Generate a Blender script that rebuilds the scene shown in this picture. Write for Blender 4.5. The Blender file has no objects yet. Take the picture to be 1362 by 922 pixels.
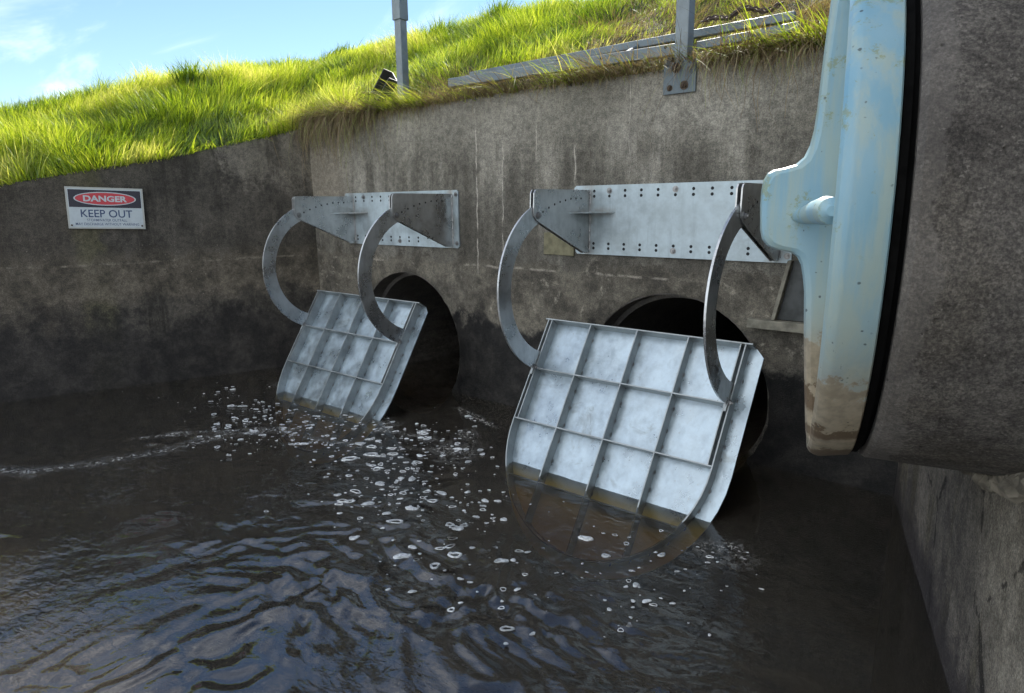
import bpy, bmesh, math, random
import numpy as np
from mathutils import Vector, Matrix
random.seed(7); rng = np.random.default_rng(7)
sc = bpy.context.scene
COL = sc.collection
R = math.radians
Y0 = 3.931                     # plane of the headwall face; water level is z = 0
TOPZ = 2.42

# ------------------------------------------------------------------ node helpers
class G:
    def __init__(s, nt): s.nt = nt; s.l = nt.links
    def n(s, t, **p):
        x = s.nt.nodes.new(t)
        for k, v in p.items(): setattr(x, k, v)
        return x
    def put(s, sock, v):
        if isinstance(v, bpy.types.NodeSocket): s.l.new(v, sock)
        elif v is not None:
            if isinstance(v, (tuple, list)) and len(v) == 3 and sock.type == 'RGBA': v = (*v, 1)
            sock.default_value = v
    def m(s, op, a, b=None, c=None, clamp=False):
        x = s.n('ShaderNodeMath', operation=op, use_clamp=clamp)
        s.put(x.inputs[0], a); s.put(x.inputs[1], b); s.put(x.inputs[2], c)
        return x.outputs[0]
    def mix(s, f, a, b, mode='MIX'):
        x = s.n('ShaderNodeMix', data_type='RGBA', blend_type=mode)
        s.put(x.inputs[0], f); s.put(x.inputs[6], a); s.put(x.inputs[7], b)
        return x.outputs[2]
    def pos(s): return s.n('ShaderNodeNewGeometry').outputs['Position']
    def sep(s, v):
        x = s.n('ShaderNodeSeparateXYZ'); s.put(x.inputs[0], v); return x.outputs
    def comb(s, a, b, c):
        x = s.n('ShaderNodeCombineXYZ'); s.put(x.inputs[0], a); s.put(x.inputs[1], b); s.put(x.inputs[2], c); return x.outputs[0]
    def scale(s, v, k):
        x = s.n('ShaderNodeVectorMath', operation='MULTIPLY'); s.put(x.inputs[0], v); x.inputs[1].default_value = k; return x.outputs[0]
    def noise(s, v, sc_, det=4, rough=.55, dist=0, off=None):
        x = s.n('ShaderNodeTexNoise')
        if off:
            a = s.n('ShaderNodeVectorMath', operation='ADD'); s.put(a.inputs[0], v); a.inputs[1].default_value = off; v = a.outputs[0]
        s.put(x.inputs['Vector'], v); x.inputs['Scale'].default_value = sc_; x.inputs['Detail'].default_value = det
        x.inputs['Roughness'].default_value = rough; x.inputs['Distortion'].default_value = dist
        return x.outputs[0]
    def vor(s, v, sc_, feat='F1'):
        x = s.n('ShaderNodeTexVoronoi', feature=feat); s.put(x.inputs['Vector'], v); x.inputs['Scale'].default_value = sc_
        return x.outputs[0]
    def rng(s, v, a, b, lo=0., hi=1., smooth=True):
        x = s.n('ShaderNodeMapRange', interpolation_type='SMOOTHSTEP' if smooth else 'LINEAR')
        s.put(x.inputs[0], v); x.inputs[1].default_value = a; x.inputs[2].default_value = b
        x.inputs[3].default_value = lo; x.inputs[4].default_value = hi
        return x.outputs[0]
    def bump(s, h, st=.5, d=.01, nrm=None):
        x = s.n('ShaderNodeBump'); x.inputs['Strength'].default_value = st; x.inputs['Distance'].default_value = d
        s.put(x.inputs['Height'], h)
        if nrm: s.put(x.inputs['Normal'], nrm)
        return x.outputs[0]

def newmat(name):
    m = bpy.data.materials.new(name); m.use_nodes = True
    nt = m.node_tree; nt.nodes.clear()
    g = G(nt); o = nt.nodes.new('ShaderNodeOutputMaterial'); b = nt.nodes.new('ShaderNodeBsdfPrincipled')
    nt.links.new(b.outputs[0], o.inputs[0])
    return m, g, b, o
def simple(name, col, rough=.6, metal=0., var=.25, sc_=40, bump=.15):
    m, g, b, o = newmat(name); P = g.pos()
    n = g.noise(P, sc_, 5)
    g.put(b.inputs['Base Color'], g.mix(g.rng(n, .3, .7), tuple(c*(1-var) for c in col), tuple(min(1, c*(1+var)) for c in col)))
    b.inputs['Roughness'].default_value = rough; b.inputs['Metallic'].default_value = metal
    g.put(b.inputs['Normal'], g.bump(n, bump, .004))
    return m

def concrete(name, kind):
    m, g, b, o = newmat(name); P = g.pos(); x, y, z = g.sep(P)
    big = g.noise(P, 1.1, 5, .6); mid = g.noise(P, 5, 6, .65); fine = g.noise(P, 115, 5, .8); agg = g.vor(P, 95)
    drip = g.noise(g.scale(P, (3.6, 3.6, .55)), 1, 6, .68)
    drip2 = g.noise(g.scale(P, (22, 22, .8)), 1, 4, .6, 0, (3, 1, 7))
    crisp = g.noise(P, 24, 6, .8)
    zw = g.m('ADD', g.m('ADD', z, g.m('MULTIPLY', g.m('SUBTRACT', mid, .5), .42)), g.m('MULTIPLY', g.m('SUBTRACT', crisp, .5), .22))
    zb = g.m('ADD', zw, g.m('MULTIPLY', g.m('SUBTRACT', g.noise(g.scale(P, (1, 1, .6)), 2.2, 3, .5, 0, (2, 8, 1)), .5), .75))
    if kind == 'head':
        top = g.mix(g.rng(big, .35, .65), (.23, .22, .19), (.35, .335, .295))
        dark = (.065, .06, .05)
        # darker weathering below the crest, clean tan strip at the top
        msk = g.m('MULTIPLY', g.rng(drip, .36, .6), g.rng(zw, 2.3, 1.85))
        c = g.mix(g.m('MULTIPLY', msk, .75), top, dark)
        c = g.mix(g.m('MULTIPLY', g.rng(zw, 1.95, 1.45), .5), c, (.07, .066, .057))
        # paler end by the left corner
        c = g.mix(g.m('MULTIPLY', g.rng(x, -5.1, -5.45), g.m('MULTIPLY', g.rng(zw, 1.3, 1.6), .8)), c, (.25, .225, .185))
        # tidal band
        band = g.m('MULTIPLY', g.rng(zw, 1.20, 1.16), g.rng(zw, .55, .7))
        c = g.mix(g.m('MULTIPLY', band, .85), c, g.mix(g.rng(mid, .35, .65), (.07, .064, .054), (.18, .165, .135)))
        spl = g.m('MULTIPLY', g.rng(g.noise(P, 3.2, 6, .7, 1.5), .57, .64), g.m('MULTIPLY', g.rng(zw, 1.3, 1.1), g.rng(zw, .5, .7)))
        c = g.mix(g.m('MULTIPLY', g.m('MULTIPLY', spl, g.rng(g.noise(P, 30, 5, .75), .4, .6)), .6), c, (.40, .37, .31))
        wet = g.rng(zb, .74, .60)
        c = g.mix(wet, c, g.mix(g.rng(mid, .4, .7), (.012, .012, .012), (.034, .032, .030)))
        # calcite drip lines
        for x0, a, bb, w in ((-3.6, 1.02, 2.38, .010), (-3.005, 1.9, 2.2, .004), (-2.665, 1.74, 2.03, .007), (-2.235, 1.75, 2.4, .005), (-3.33, 1.1, 2.1, .006), (-5.36, 1.9, 2.2, .003)):
            if a > bb: a, bb = bb, a
            wob = g.m('MULTIPLY', g.m('SUBTRACT', g.noise(g.comb(x0, 0, z), 5, 3), .5), .06)
            dist = g.m('ABSOLUTE', g.m('SUBTRACT', g.m('SUBTRACT', x, x0), wob))
            l = g.m('MULTIPLY', g.rng(dist, w, w*.3), g.m('MULTIPLY', g.rng(z, a, a+.08), g.rng(z, bb, bb-.05)))
            l = g.m('MULTIPLY', l, g.rng(g.noise(P, 9, 3), .35, .55))
            c = g.mix(g.m('MULTIPLY', l, .7), c, (.5, .47, .42))
        # salt line
        ln = g.m('MULTIPLY', g.rng(g.m('ABSOLUTE', g.m('SUBTRACT', z, g.m('ADD', 1.12, g.m('MULTIPLY', g.m('SUBTRACT', g.noise(P, 2, 3), .5), .1)))), .013, .003), g.rng(g.noise(P, 3, 4), .42, .55))
        c = g.mix(g.m('MULTIPLY', g.m('MULTIPLY', ln, g.rng(g.noise(P, 14, 4, .7), .4, .6)), .6), c, (.4, .37, .32))
        wetm = wet
    elif kind == 'left':
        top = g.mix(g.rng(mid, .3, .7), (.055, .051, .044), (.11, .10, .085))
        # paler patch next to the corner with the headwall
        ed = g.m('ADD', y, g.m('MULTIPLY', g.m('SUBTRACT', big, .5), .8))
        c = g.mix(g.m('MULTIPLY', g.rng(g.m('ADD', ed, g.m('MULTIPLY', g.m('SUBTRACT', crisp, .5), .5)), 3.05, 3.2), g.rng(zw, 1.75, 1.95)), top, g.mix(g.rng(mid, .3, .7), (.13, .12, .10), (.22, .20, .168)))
        c = g.mix(g.m('MULTIPLY', g.rng(drip, .48, .62), .55), c, (.022, .020, .018))
        c = g.mix(g.m('MULTIPLY', g.rng(drip2, .58, .68), .35), c, (.14, .128, .105))
        # green-tan patches above and below the sign
        gp = g.m('MULTIPLY', g.rng(g.m('ABSOLUTE', g.m('SUBTRACT', y, 2.1)), .16, .08), g.rng(g.noise(P, 3, 4), .4, .55))
        c = g.mix(g.m('MULTIPLY', gp, .45), c, (.13, .125, .06))
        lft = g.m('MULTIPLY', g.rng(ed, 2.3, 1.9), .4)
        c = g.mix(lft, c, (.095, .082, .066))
        band = g.m('MULTIPLY', g.rng(zw, 1.28, 1.15), g.rng(zw, .72, .9))
        c = g.mix(g.m('MULTIPLY', band, .8), c, g.mix(g.rng(mid, .35, .65), (.07, .062, .049), (.17, .148, .115)))
        ln = g.m('MULTIPLY', g.rng(g.m('ABSOLUTE', g.m('SUBTRACT', z, g.m('ADD', 1.13, g.m('MULTIPLY', g.m('SUBTRACT', g.noise(P, 2, 3), .5), .06)))), .014, .003), g.rng(g.noise(P, 3, 4), .4, .55))
        c = g.mix(g.m('MULTIPLY', g.m('MULTIPLY', ln, g.rng(g.noise(P, 14, 4, .7), .4, .6)), .55), c, (.3, .27, .22))
        spk = g.m('MULTIPLY', g.rng(g.vor(P, 22), .13, .07), g.m('MULTIPLY', g.rng(zw, 1.5, 1.2), g.rng(g.noise(P, 2.5, 3), .5, .6)))
        c = g.mix(g.m('MULTIPLY', spk, .6), c, (.34, .31, .25))
        wet = g.rng(zb, .72, .52)
        c = g.mix(g.m('MULTIPLY', wet, .85), c, g.mix(g.rng(mid, .4, .7), (.014, .013, .013), (.046, .042, .038)))
        wetm = wet
    elif kind == 'right':
        c = g.mix(g.rng(mid, .3, .7), (.18, .165, .135), (.38, .35, .295))
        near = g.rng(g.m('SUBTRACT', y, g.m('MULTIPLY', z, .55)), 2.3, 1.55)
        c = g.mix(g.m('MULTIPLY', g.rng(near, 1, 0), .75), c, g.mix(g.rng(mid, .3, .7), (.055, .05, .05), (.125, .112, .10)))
        mo = g.m('MULTIPLY', g.rng(drip, .52, .62), .6)
        c = g.mix(mo, c, (.075, .068, .04))
        wet = g.rng(zw, .3, .08)
        c = g.mix(g.m('MULTIPLY', wet, .8), c, (.04, .035, .04))
        ck = g.vor(g.scale(P, (1.6, 1.6, .8)), 1.3, 'DISTANCE_TO_EDGE')
        crack = g.rng(g.m('ADD', ck, g.m('MULTIPLY', g.m('SUBTRACT', mid, .5), .25)), .01, .0)
        c = g.mix(g.m('MULTIPLY', crack, .7), c, (.01, .009, .008))
        wetm = wet
    else:   # stub pipe and barrels
        c = g.mix(g.rng(mid, .3, .7), (.085, .08, .076), (.185, .176, .166))
        c = g.mix(g.m('MULTIPLY', g.rng(zw, 1.15, .9), .5), c, g.mix(g.rng(g.noise(g.scale(P, (1, 1, 9)), 3, 4), .4, .6), (.06, .054, .045), (.14, .125, .10)))
        c = g.mix(g.m('MULTIPLY', g.rng(g.noise(P, 2, 5), .55, .65), .35), c, (.17, .155, .13))
        wetm = 0.
    c = g.mix(g.rng(crisp, .36, .64), g.mix(1., c, (.76, .76, .76), 'MULTIPLY'), g.mix(1., c, (1.24, 1.23, 1.21), 'MULTIPLY'))
    c = g.mix(g.rng(fine, .35, .65), g.mix(1., c, (.62, .62, .62), 'MULTIPLY'), g.mix(1., c, (1.25, 1.24, 1.2), 'MULTIPLY'))
    c = g.mix(g.m('MULTIPLY', g.rng(agg, .12, .04), .35), c, (.3, .28, .25))
    if kind in ('right', 'pipe'):
        gr = g.noise(P, 150, 6, .85); gr2 = g.noise(P, 75, 3, .7)
        c = g.mix(g.rng(gr, .38, .62), g.mix(1., c, (.66, .65, .65), 'MULTIPLY'), g.mix(1., c, (1.36, 1.35, 1.33), 'MULTIPLY'))
        c = g.mix(g.m('MULTIPLY', g.rng(gr2, .62, .70), .6), c, (.30, .28, .25))
    if kind == 'pipe':   # chipped paler arris of the stub
        dp = g.n('ShaderNodeVectorMath', operation='DOT_PRODUCT'); g.put(dp.inputs[0], P); dp.inputs[1].default_value = (-.9641, -.2654, 0)
        ed = g.m('ADD', g.m('ADD', dp.outputs['Value'], .5536), g.m('MULTIPLY', g.m('SUBTRACT', g.noise(P, 6, 6, .75), .5), .12))
        c = g.mix(g.m('MULTIPLY', g.m('MULTIPLY', g.rng(ed, .302, .312), g.rng(z, .2, .8)), .30), c, (.24, .225, .21))
    pit = g.rng(g.vor(P, 17), .09, .045)
    c = g.mix(g.m('MULTIPLY', pit, .55), c, (.02, .018, .015))
    g.put(b.inputs['Base Color'], c)
    g.put(b.inputs['Roughness'], g.rng(wetm, 0., 1., .93, .62) if kind not in ('pipe',) else .92)
    b.inputs['Specular IOR Level'].default_value = .28
    h = g.m('ADD', g.m('MULTIPLY', fine, .5), g.m('MULTIPLY', mid, 1.2)); h = g.m('SUBTRACT', h, g.m('MULTIPLY', pit, .5)); h = g.m('ADD', h, g.m('MULTIPLY', gr if kind in ('right', 'pipe') else g.noise(P, 150, 2), .5))
    g.put(b.inputs['Normal'], g.bump(h, .9 if kind in ('right', 'pipe') else .6, .012))
    return m

def steel(name, col, metal=.75, rough=.42, stain=.5, grime=(.10, .085, .06), band=None, weld=None):
    m, g, b, o = newmat(name); P = g.pos(); x, y, z = g.sep(P)
    n = g.noise(P, 7, 5, .65); f = g.noise(g.scale(P, (30, 30, 6)), 1.5, 4); w = g.noise(P, 2.2, 4)
    c = g.mix(g.rng(n, .3, .7), tuple(v*.74 for v in col), tuple(min(1, v*1.14) for v in col))
    st_ = g.noise(g.scale(P, (26, 26, 2.2)), 1, 4, .6); c = g.mix(g.m('MULTIPLY', g.rng(st_, .5, .72), .35), c, tuple(v*.62 for v in col))
    s = g.m('MULTIPLY', g.rng(g.noise(P, 5, 6, .7, .8), .54, .72), stain)
    c = g.mix(s, c, tuple(v*.55 for v in (col[0], col[1]*.93, col[2]*.84)))
    if weld:   # heat and rust haze beside the welded corners
        ox, oy, oz = g.sep(g.n('ShaderNodeTexCoord').outputs['Object'])
        dw = g.m('ABSOLUTE', g.m('SUBTRACT', g.m('ABSOLUTE', ox), weld)); dg = g.m('ADD', g.m('ABSOLUTE', g.m('SUBTRACT', oz, 1.548)), g.m('MULTIPLY', g.rng(ox, -.43, -.40, 0., 1.), 1.))
        hz = g.m('MAXIMUM', g.rng(dw, .07, .005), g.m('MULTIPLY', g.rng(dg, .06, .0), .8))
        c = g.mix(g.m('MULTIPLY', hz, g.rng(g.noise(P, 18, 4, .7), .3, .7, .1, .65)), c, (.21, .155, .10))
    spots = g.m('MULTIPLY', g.rng(g.vor(P, 14), .10, .05), .35*stain)
    c = g.mix(spots, c, (.25, .22, .18))
    if band:   # silt film left where the water laps
        c = g.mix(g.rng(g.m('ADD', z, g.m('MULTIPLY', g.m('SUBTRACT', n, .5), .03)), band[0], band[1]), c, grime)
        g.put(b.inputs['Metallic'], g.rng(z, band[0], band[1], metal, 0.))
    else: b.inputs['Metallic'].default_value = metal
    g.put(b.inputs['Base Color'], c)
    g.put(b.inputs['Roughness'], g.rng(n, .3, .7, rough-.09, rough+.14))
    g.put(b.inputs['Normal'], g.bump(g.m('ADD', g.m('ADD', f, n), g.m('MULTIPLY', g.noise(P, 4.5, 2), 9.)), .22, .004))
    return m

def blue_paint():
    m, g, b, o = newmat('blue_paint'); P = g.pos(); x, y, z = g.sep(P)
    n = g.noise(P, 4, 6, .65); f = g.noise(P, 30, 5, .65); big = g.noise(P, 1.6, 4)
    c = g.mix(g.rng(big, .35, .65), (.15, .325, .43), (.25, .41, .485))
    c = g.mix(g.m('MULTIPLY', g.rng(g.noise(g.scale(P, (14, 14, 1.2)), 1, 6, .65), .42, .62), .75), c, (.33, .41, .36))
    zz = g.m('ADD', z, g.m('MULTIPLY', g.m('SUBTRACT', n, .5), .22))
    pale = g.rng(zz, 1.55, 1.25); c = g.mix(g.m('MULTIPLY', pale, .55), c, (.34, .40, .36))
    zt = g.m('ADD', zz, g.m('MULTIPLY', g.m('SUBTRACT', f, .5), .22)); tan = g.m('MAXIMUM', g.m('MULTIPLY', g.rng(zt, 1.20, 1.17), .85), g.m('MULTIPLY', g.rng(zz, 1.36, 1.1), .55)); c = g.mix(tan, c, g.mix(g.rng(f, .35, .65), (.22, .17, .105), (.33, .26, .17)))
    br = g.m('MULTIPLY', g.rng(zt, 1.06, 1.04), g.rng(zz, .975, 1.0)); c = g.mix(g.m('MULTIPLY', br, .85), c, (.10, .065, .035))
    br2 = g.m('MULTIPLY', g.rng(zz, .935, .925), g.rng(zz, .89, .90)); c = g.mix(g.m('MULTIPLY', br2, .8), c, (.09, .06, .035))
    low = g.rng(zz, .90, .86); c = g.mix(low, c, g.mix(g.rng(g.noise(g.scale(P, (4, 4, 22)), 2, 5), .42, .6), (.12, .11, .065), (.27, .25, .20)))
    lich = g.m('MULTIPLY', g.rng(g.noise(P, 9, 7, .8, 0, (1.3, .4, 2)), .56, .62), g.rng(z, 1.4, 1.6)); c = g.mix(g.m('MULTIPLY', lich, .6), c, (.22, .24, .07))
    chip = g.m('MULTIPLY', g.rng(g.noise(P, 22, 8, .85, 0, (7, 2, 1)), .655, .675), g.rng(g.noise(P, 4, 3, .5, 0, (3, 3, 9)), .5, .6)); c = g.mix(chip, c, (.10, .065, .045))
    sp = g.rng(g.m('ADD', g.vor(P, 34), g.m('MULTIPLY', g.m('SUBTRACT', f, .5), .55)), .12, .05); sp = g.m('MULTIPLY', sp, g.rng(g.noise(P, 7, 3), .40, .5))
    sp = g.m('MAXIMUM', sp, g.m('MULTIPLY', g.rng(g.noise(g.scale(P, (40, 40, 7)), 1, 5, .7, 1.), .64, .70), g.rng(g.noise(P, 3, 2, .5, 0, (5, 5, 5)), .5, .6))); c = g.mix(g.m('MULTIPLY', sp, .8), c, (.03, .045, .05))
    g.put(b.inputs['Base Color'], c); g.put(b.inputs['Roughness'], g.rng(zz, 1.3, 1.1, .42, .85))
    g.put(b.inputs['Normal'], g.bump(g.m('ADD', n, f), .18, .005))
    return m

def grass_mat(name, cols, trans):
    m = bpy.data.materials.new(name); m.use_nodes = True; nt = m.node_tree; nt.nodes.clear(); g = G(nt)
    a = g.n('ShaderNodeAttribute', attribute_name='tone').outputs['Fac']
    r = g.n('ShaderNodeValToRGB'); g.put(r.inputs[0], a)
    e = r.color_ramp.elements
    while len(e) < len(cols): e.new(.5)
    for i, cc in enumerate(cols): e[i].position = i/(len(cols)-1); e[i].color = (*cc, 1)
    c = r.outputs[0]
    d = g.n('ShaderNodeBsdfDiffuse'); g.put(d.inputs[0], c)
    t = g.n('ShaderNodeBsdfTranslucent'); g.put(t.inputs[0], g.mix(1., c, (1.25, 1.2, .7), 'MULTIPLY'))
    gl = g.n('ShaderNodeBsdfGlossy'); gl.inputs['Roughness'].default_value = .38; gl.inputs[0].default_value = (.6, .65, .6, 1)
    m1 = g.n('ShaderNodeMixShader'); m1.inputs[0].default_value = trans; g.l.new(d.outputs[0], m1.inputs[1]); g.l.new(t.outputs[0], m1.inputs[2])
    m2 = g.n('ShaderNodeMixShader'); m2.inputs[0].default_value = .05; g.l.new(m1.outputs[0], m2.inputs[1]); g.l.new(gl.outputs[0], m2.inputs[2])
    o = g.n('ShaderNodeOutputMaterial'); g.l.new(m2.outputs[0], o.inputs[0])
    return m

# formwork, cracks and grain follow the wall itself
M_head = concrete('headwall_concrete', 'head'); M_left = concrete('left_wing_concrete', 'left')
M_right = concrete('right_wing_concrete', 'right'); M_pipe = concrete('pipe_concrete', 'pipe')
M_plate = steel('galvanised_plate', (.43, .51, .545), .5, .5, .25, weld=.65)
M_wing = steel('dull_steel', (.52, .53, .53), .85, .30, .6)
M_arm = steel('arm_steel', (.52, .54, .55), .85, .30, .5)
M_gate = steel('gate_sheet', (.42, .505, .56), .72, .34, .75, (.85, .72, .26), (.0, -.06))
M_rib = steel('rib_steel', (.34, .37, .375), .6, .45, .6, (.30, .26, .11), (.0, -.08))
M_hole = simple('hole_dark', (.012, .013, .015), .9, 0, .1)
M_bolt = steel('bolt_steel', (.30, .30, .30), .8, .35, .2)
M_post = steel('galvanised_post', (.20, .235, .25), .35, .55, .3)
M_rail = steel('galvanised_rail', (.14, .175, .195), .4, .5, .35)
M_chain = simple('rusty_chain', (.10, .075, .06), .75, .4, .4)
M_rust = simple('rusty_bolt', (.09, .065, .045), .85, .2, .4)
M_dark = simple('dark_steel', (.06, .065, .065), .55, .5, .3, 12)
M_old = simple('weathered_bracket', (.20, .19, .15), .8, .1, .35, 14)
M_black = simple('black_rubber', (.004, .004, .004), .95, 0, .3)
M_black.node_tree.nodes['Principled BSDF'].inputs['Specular IOR Level'].default_value = .05
M_blue = blue_paint()
M_mortar = simple('mortar', (.15, .135, .105), .95, 0, .5, 18, .6)
M_patch = simple('old_mortar_patch', (.17, .16, .10), .95, 0, .25, 22, .4)

# ------------------------------------------------------------------ object helpers
def tag(o, label=None, cat=None, group=None, kind=None):
    if label: o['label'] = label
    if cat: o['category'] = cat
    if group: o['group'] = group
    if kind: o['kind'] = kind
    return o
def link(name, me, mat, parent=None):
    o = bpy.data.objects.new(name, me); COL.objects.link(o)
    if mat: me.materials.append(mat)
    if parent: o.parent = parent
    return o
def empty(name, loc, rz=0):
    o = bpy.data.objects.new(name, None); COL.objects.link(o); o.location = loc; o.rotation_euler = (0, 0, rz); o.empty_display_size = .1
    return o
def np_mesh(name, V, F, smooth=False, attr=None):
    me = bpy.data.meshes.new(name); V = np.asarray(V, np.float32); F = np.asarray(F, np.int32)
    me.vertices.add(len(V)); me.vertices.foreach_set('co', V.ravel())
    k = F.shape[1]; me.loops.add(F.size); me.loops.foreach_set('vertex_index', F.ravel())
    me.polygons.add(len(F)); me.polygons.foreach_set('loop_start', np.arange(0, F.size, k, dtype=np.int32))
    me.polygons.foreach_set('loop_total', np.full(len(F), k, np.int32))
    me.update(calc_edges=True)
    if smooth: me.polygons.foreach_set('use_smooth', np.ones(len(F), bool))
    if attr is not None:
        for n_, a in attr.items():
            at = me.attributes.new(n_, 'FLOAT', 'POINT'); at.data.foreach_set('value', np.asarray(a, np.float32))
    me.validate(); return me
class MB:
    """collects shapes in one bmesh, built as one mesh object"""
    def __init__(s, T=None): s.bm = bmesh.new(); s.T = T
    def tv(s, p):
        p = Vector(p); return s.T(p) if s.T else p
    def box(s, a, b):
        (x0, y0, z0), (x1, y1, z1) = a, b
        v = [s.bm.verts.new(s.tv(p)) for p in ((x0,y0,z0),(x1,y0,z0),(x1,y1,z0),(x0,y1,z0),(x0,y0,z1),(x1,y0,z1),(x1,y1,z1),(x0,y1,z1))]
        for f in ((0,3,2,1),(4,5,6,7),(0,1,5,4),(1,2,6,5),(2,3,7,6),(3,0,4,7)): s.bm.faces.new([v[i] for i in f])
        return s
    def prism(s, pts, f3, a, b):
        """pts 2-D outline; f3(p, h) -> 3-D; between h=a and h=b"""
        A = [s.bm.verts.new(s.tv(f3(p, a))) for p in pts]; B = [s.bm.verts.new(s.tv(f3(p, b))) for p in pts]
        n = len(pts); s.bm.faces.new(A); s.bm.faces.new(B[::-1])
        for i in range(n): s.bm.faces.new((A[i], B[i], B[(i+1) % n], A[(i+1) % n]))
        return s
    def strip(s, P, Q, th_a, th_b, f3):
        """band between two open polylines P and Q (2-D), thickness th_a..th_b"""
        n = len(P); L = [[s.bm.verts.new(s.tv(f3(p, h))) for p in pl_] for pl_ in (P, Q) for h in (th_a, th_b)]
        Pa, Pb, Qa, Qb = L
        for i in range(n-1):
            for a, b_ in ((Pa, Pb), (Pb, Qb), (Qb, Qa), (Qa, Pa)): s.bm.faces.new((a[i], a[i+1], b_[i+1], b_[i]))
        s.bm.faces.new((Pa[0], Pb[0], Qb[0], Qa[0])); s.bm.faces.new((Pa[-1], Qa[-1], Qb[-1], Pb[-1]))
        return s
    def cyl(s, p, ax, r, h, n=12, r2=None, ph=0.):
        p = Vector(p); ax = Vector(ax).normalized(); u = ax.orthogonal().normalized(); w = ax.cross(u); r2 = r if r2 is None else r2
        A = [s.bm.verts.new(s.tv(p+(u*math.cos(ph+2*math.pi*i/n)+w*math.sin(ph+2*math.pi*i/n))*r)) for i in range(n)]
        B = [s.bm.verts.new(s.tv(p+ax*h+(u*math.cos(ph+2*math.pi*i/n)+w*math.sin(ph+2*math.pi*i/n))*r2)) for i in range(n)]
        s.bm.faces.new(A[::-1]); s.bm.faces.new(B)
        for i in range(n): s.bm.faces.new((A[i], A[(i+1) % n], B[(i+1) % n], B[i]))
        return s
    def bolt(s, p, ax, r=.012):
        s.cyl(p, ax, r*1.55, r*.25, 16); q = Vector(p)+Vector(ax).normalized()*r*.25
        s.cyl(q, ax, r, r*.8, 6); s.cyl(q+Vector(ax).normalized()*r*.8, ax, r*.5, r*.5, 10); return s
    def tube(s, pts, r, n=10):
        pts = [Vector(p) for p in pts]; rings = []
        for i, p in enumerate(pts):
            d = (pts[min(i+1, len(pts)-1)]-pts[max(i-1, 0)]).normalized(); u = d.cross(Vector((0.03, .05, 1))).normalized(); w = d.cross(u)
            rr = r[i] if isinstance(r, (list, tuple)) else r
            rings.append([s.bm.verts.new(s.tv(p+(u*math.cos(2*math.pi*k/n)+w*math.sin(2*math.pi*k/n))*rr)) for k in range(n)])
        for a, b_ in zip(rings, rings[1:]):
            for k in range(n): s.bm.faces.new((a[k], a[(k+1) % n], b_[(k+1) % n], b_[k]))
        s.bm.faces.new(rings[0][::-1]); s.bm.faces.new(rings[-1]); return s
    def torus(s, c, R0, r, rot, n=12, m=6, st=1.5):
        vs = []
        for i in range(n):
            a = 2*math.pi*i/n; row = []
            for j in range(m):
                b_ = 2*math.pi*j/m; q = Vector(((R0+r*math.cos(b_))*math.cos(a)*st, (R0+r*math.cos(b_))*math.sin(a), r*math.sin(b_)))
                row.append(s.bm.verts.new(s.tv(Vector(c)+rot @ q)))
            vs.append(row)
        for i in range(n):
            for j in range(m): s.bm.faces.new((vs[i][j], vs[(i+1) % n][j], vs[(i+1) % n][(j+1) % m], vs[i][(j+1) % m]))
        return s
    def build(s, name, mat, parent=None, bevel=0., smooth=False, seg=2):
        bmesh.ops.recalc_face_normals(s.bm, faces=s.bm.faces)
        me = bpy.data.meshes.new(name); s.bm.to_mesh(me); s.bm.free()
        if smooth:
            for p in me.polygons: p.use_smooth = True
        if any(p.use_smooth for p in me.polygons): me.set_sharp_from_angle(angle=R(24))
        o = link(name, me, mat, parent)
        if bevel:
            b_ = o.modifiers.new('bevel', 'BEVEL'); b_.width = bevel; b_.segments = seg; b_.limit_method = 'ANGLE'; b_.angle_limit = R(40)
        return o

def vnoise(x, y, sc_, seed=0):
    """smooth 2-D value noise, numpy"""
    r = np.random.default_rng(seed); T = r.random((256, 256)); x = np.asarray(x)*sc_+100.; y = np.asarray(y)*sc_+100.
    xi = np.floor(x).astype(int); yi = np.floor(y).astype(int); fx = x-xi; fy = y-yi
    fx = fx*fx*fx*(fx*(fx*6-15)+10); fy = fy*fy*fy*(fy*(fy*6-15)+10)
    a = T[xi % 256, yi % 256]; b_ = T[(xi+1) % 256, yi % 256]; c = T[xi % 256, (yi+1) % 256]; d = T[(xi+1) % 256, (yi+1) % 256]
    return (a*(1-fx)+b_*fx)*(1-fy)+(c*(1-fx)+d*fx)*fy
def fbm(x, y, sc_, seed=0, o=4):
    s_ = 0; a = .5; t_ = 0
    for i in range(o): s_ = s_+a*vnoise(x, y, sc_*2**i, seed+i); t_ += a; a *= .5
    return s_/t_

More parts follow.
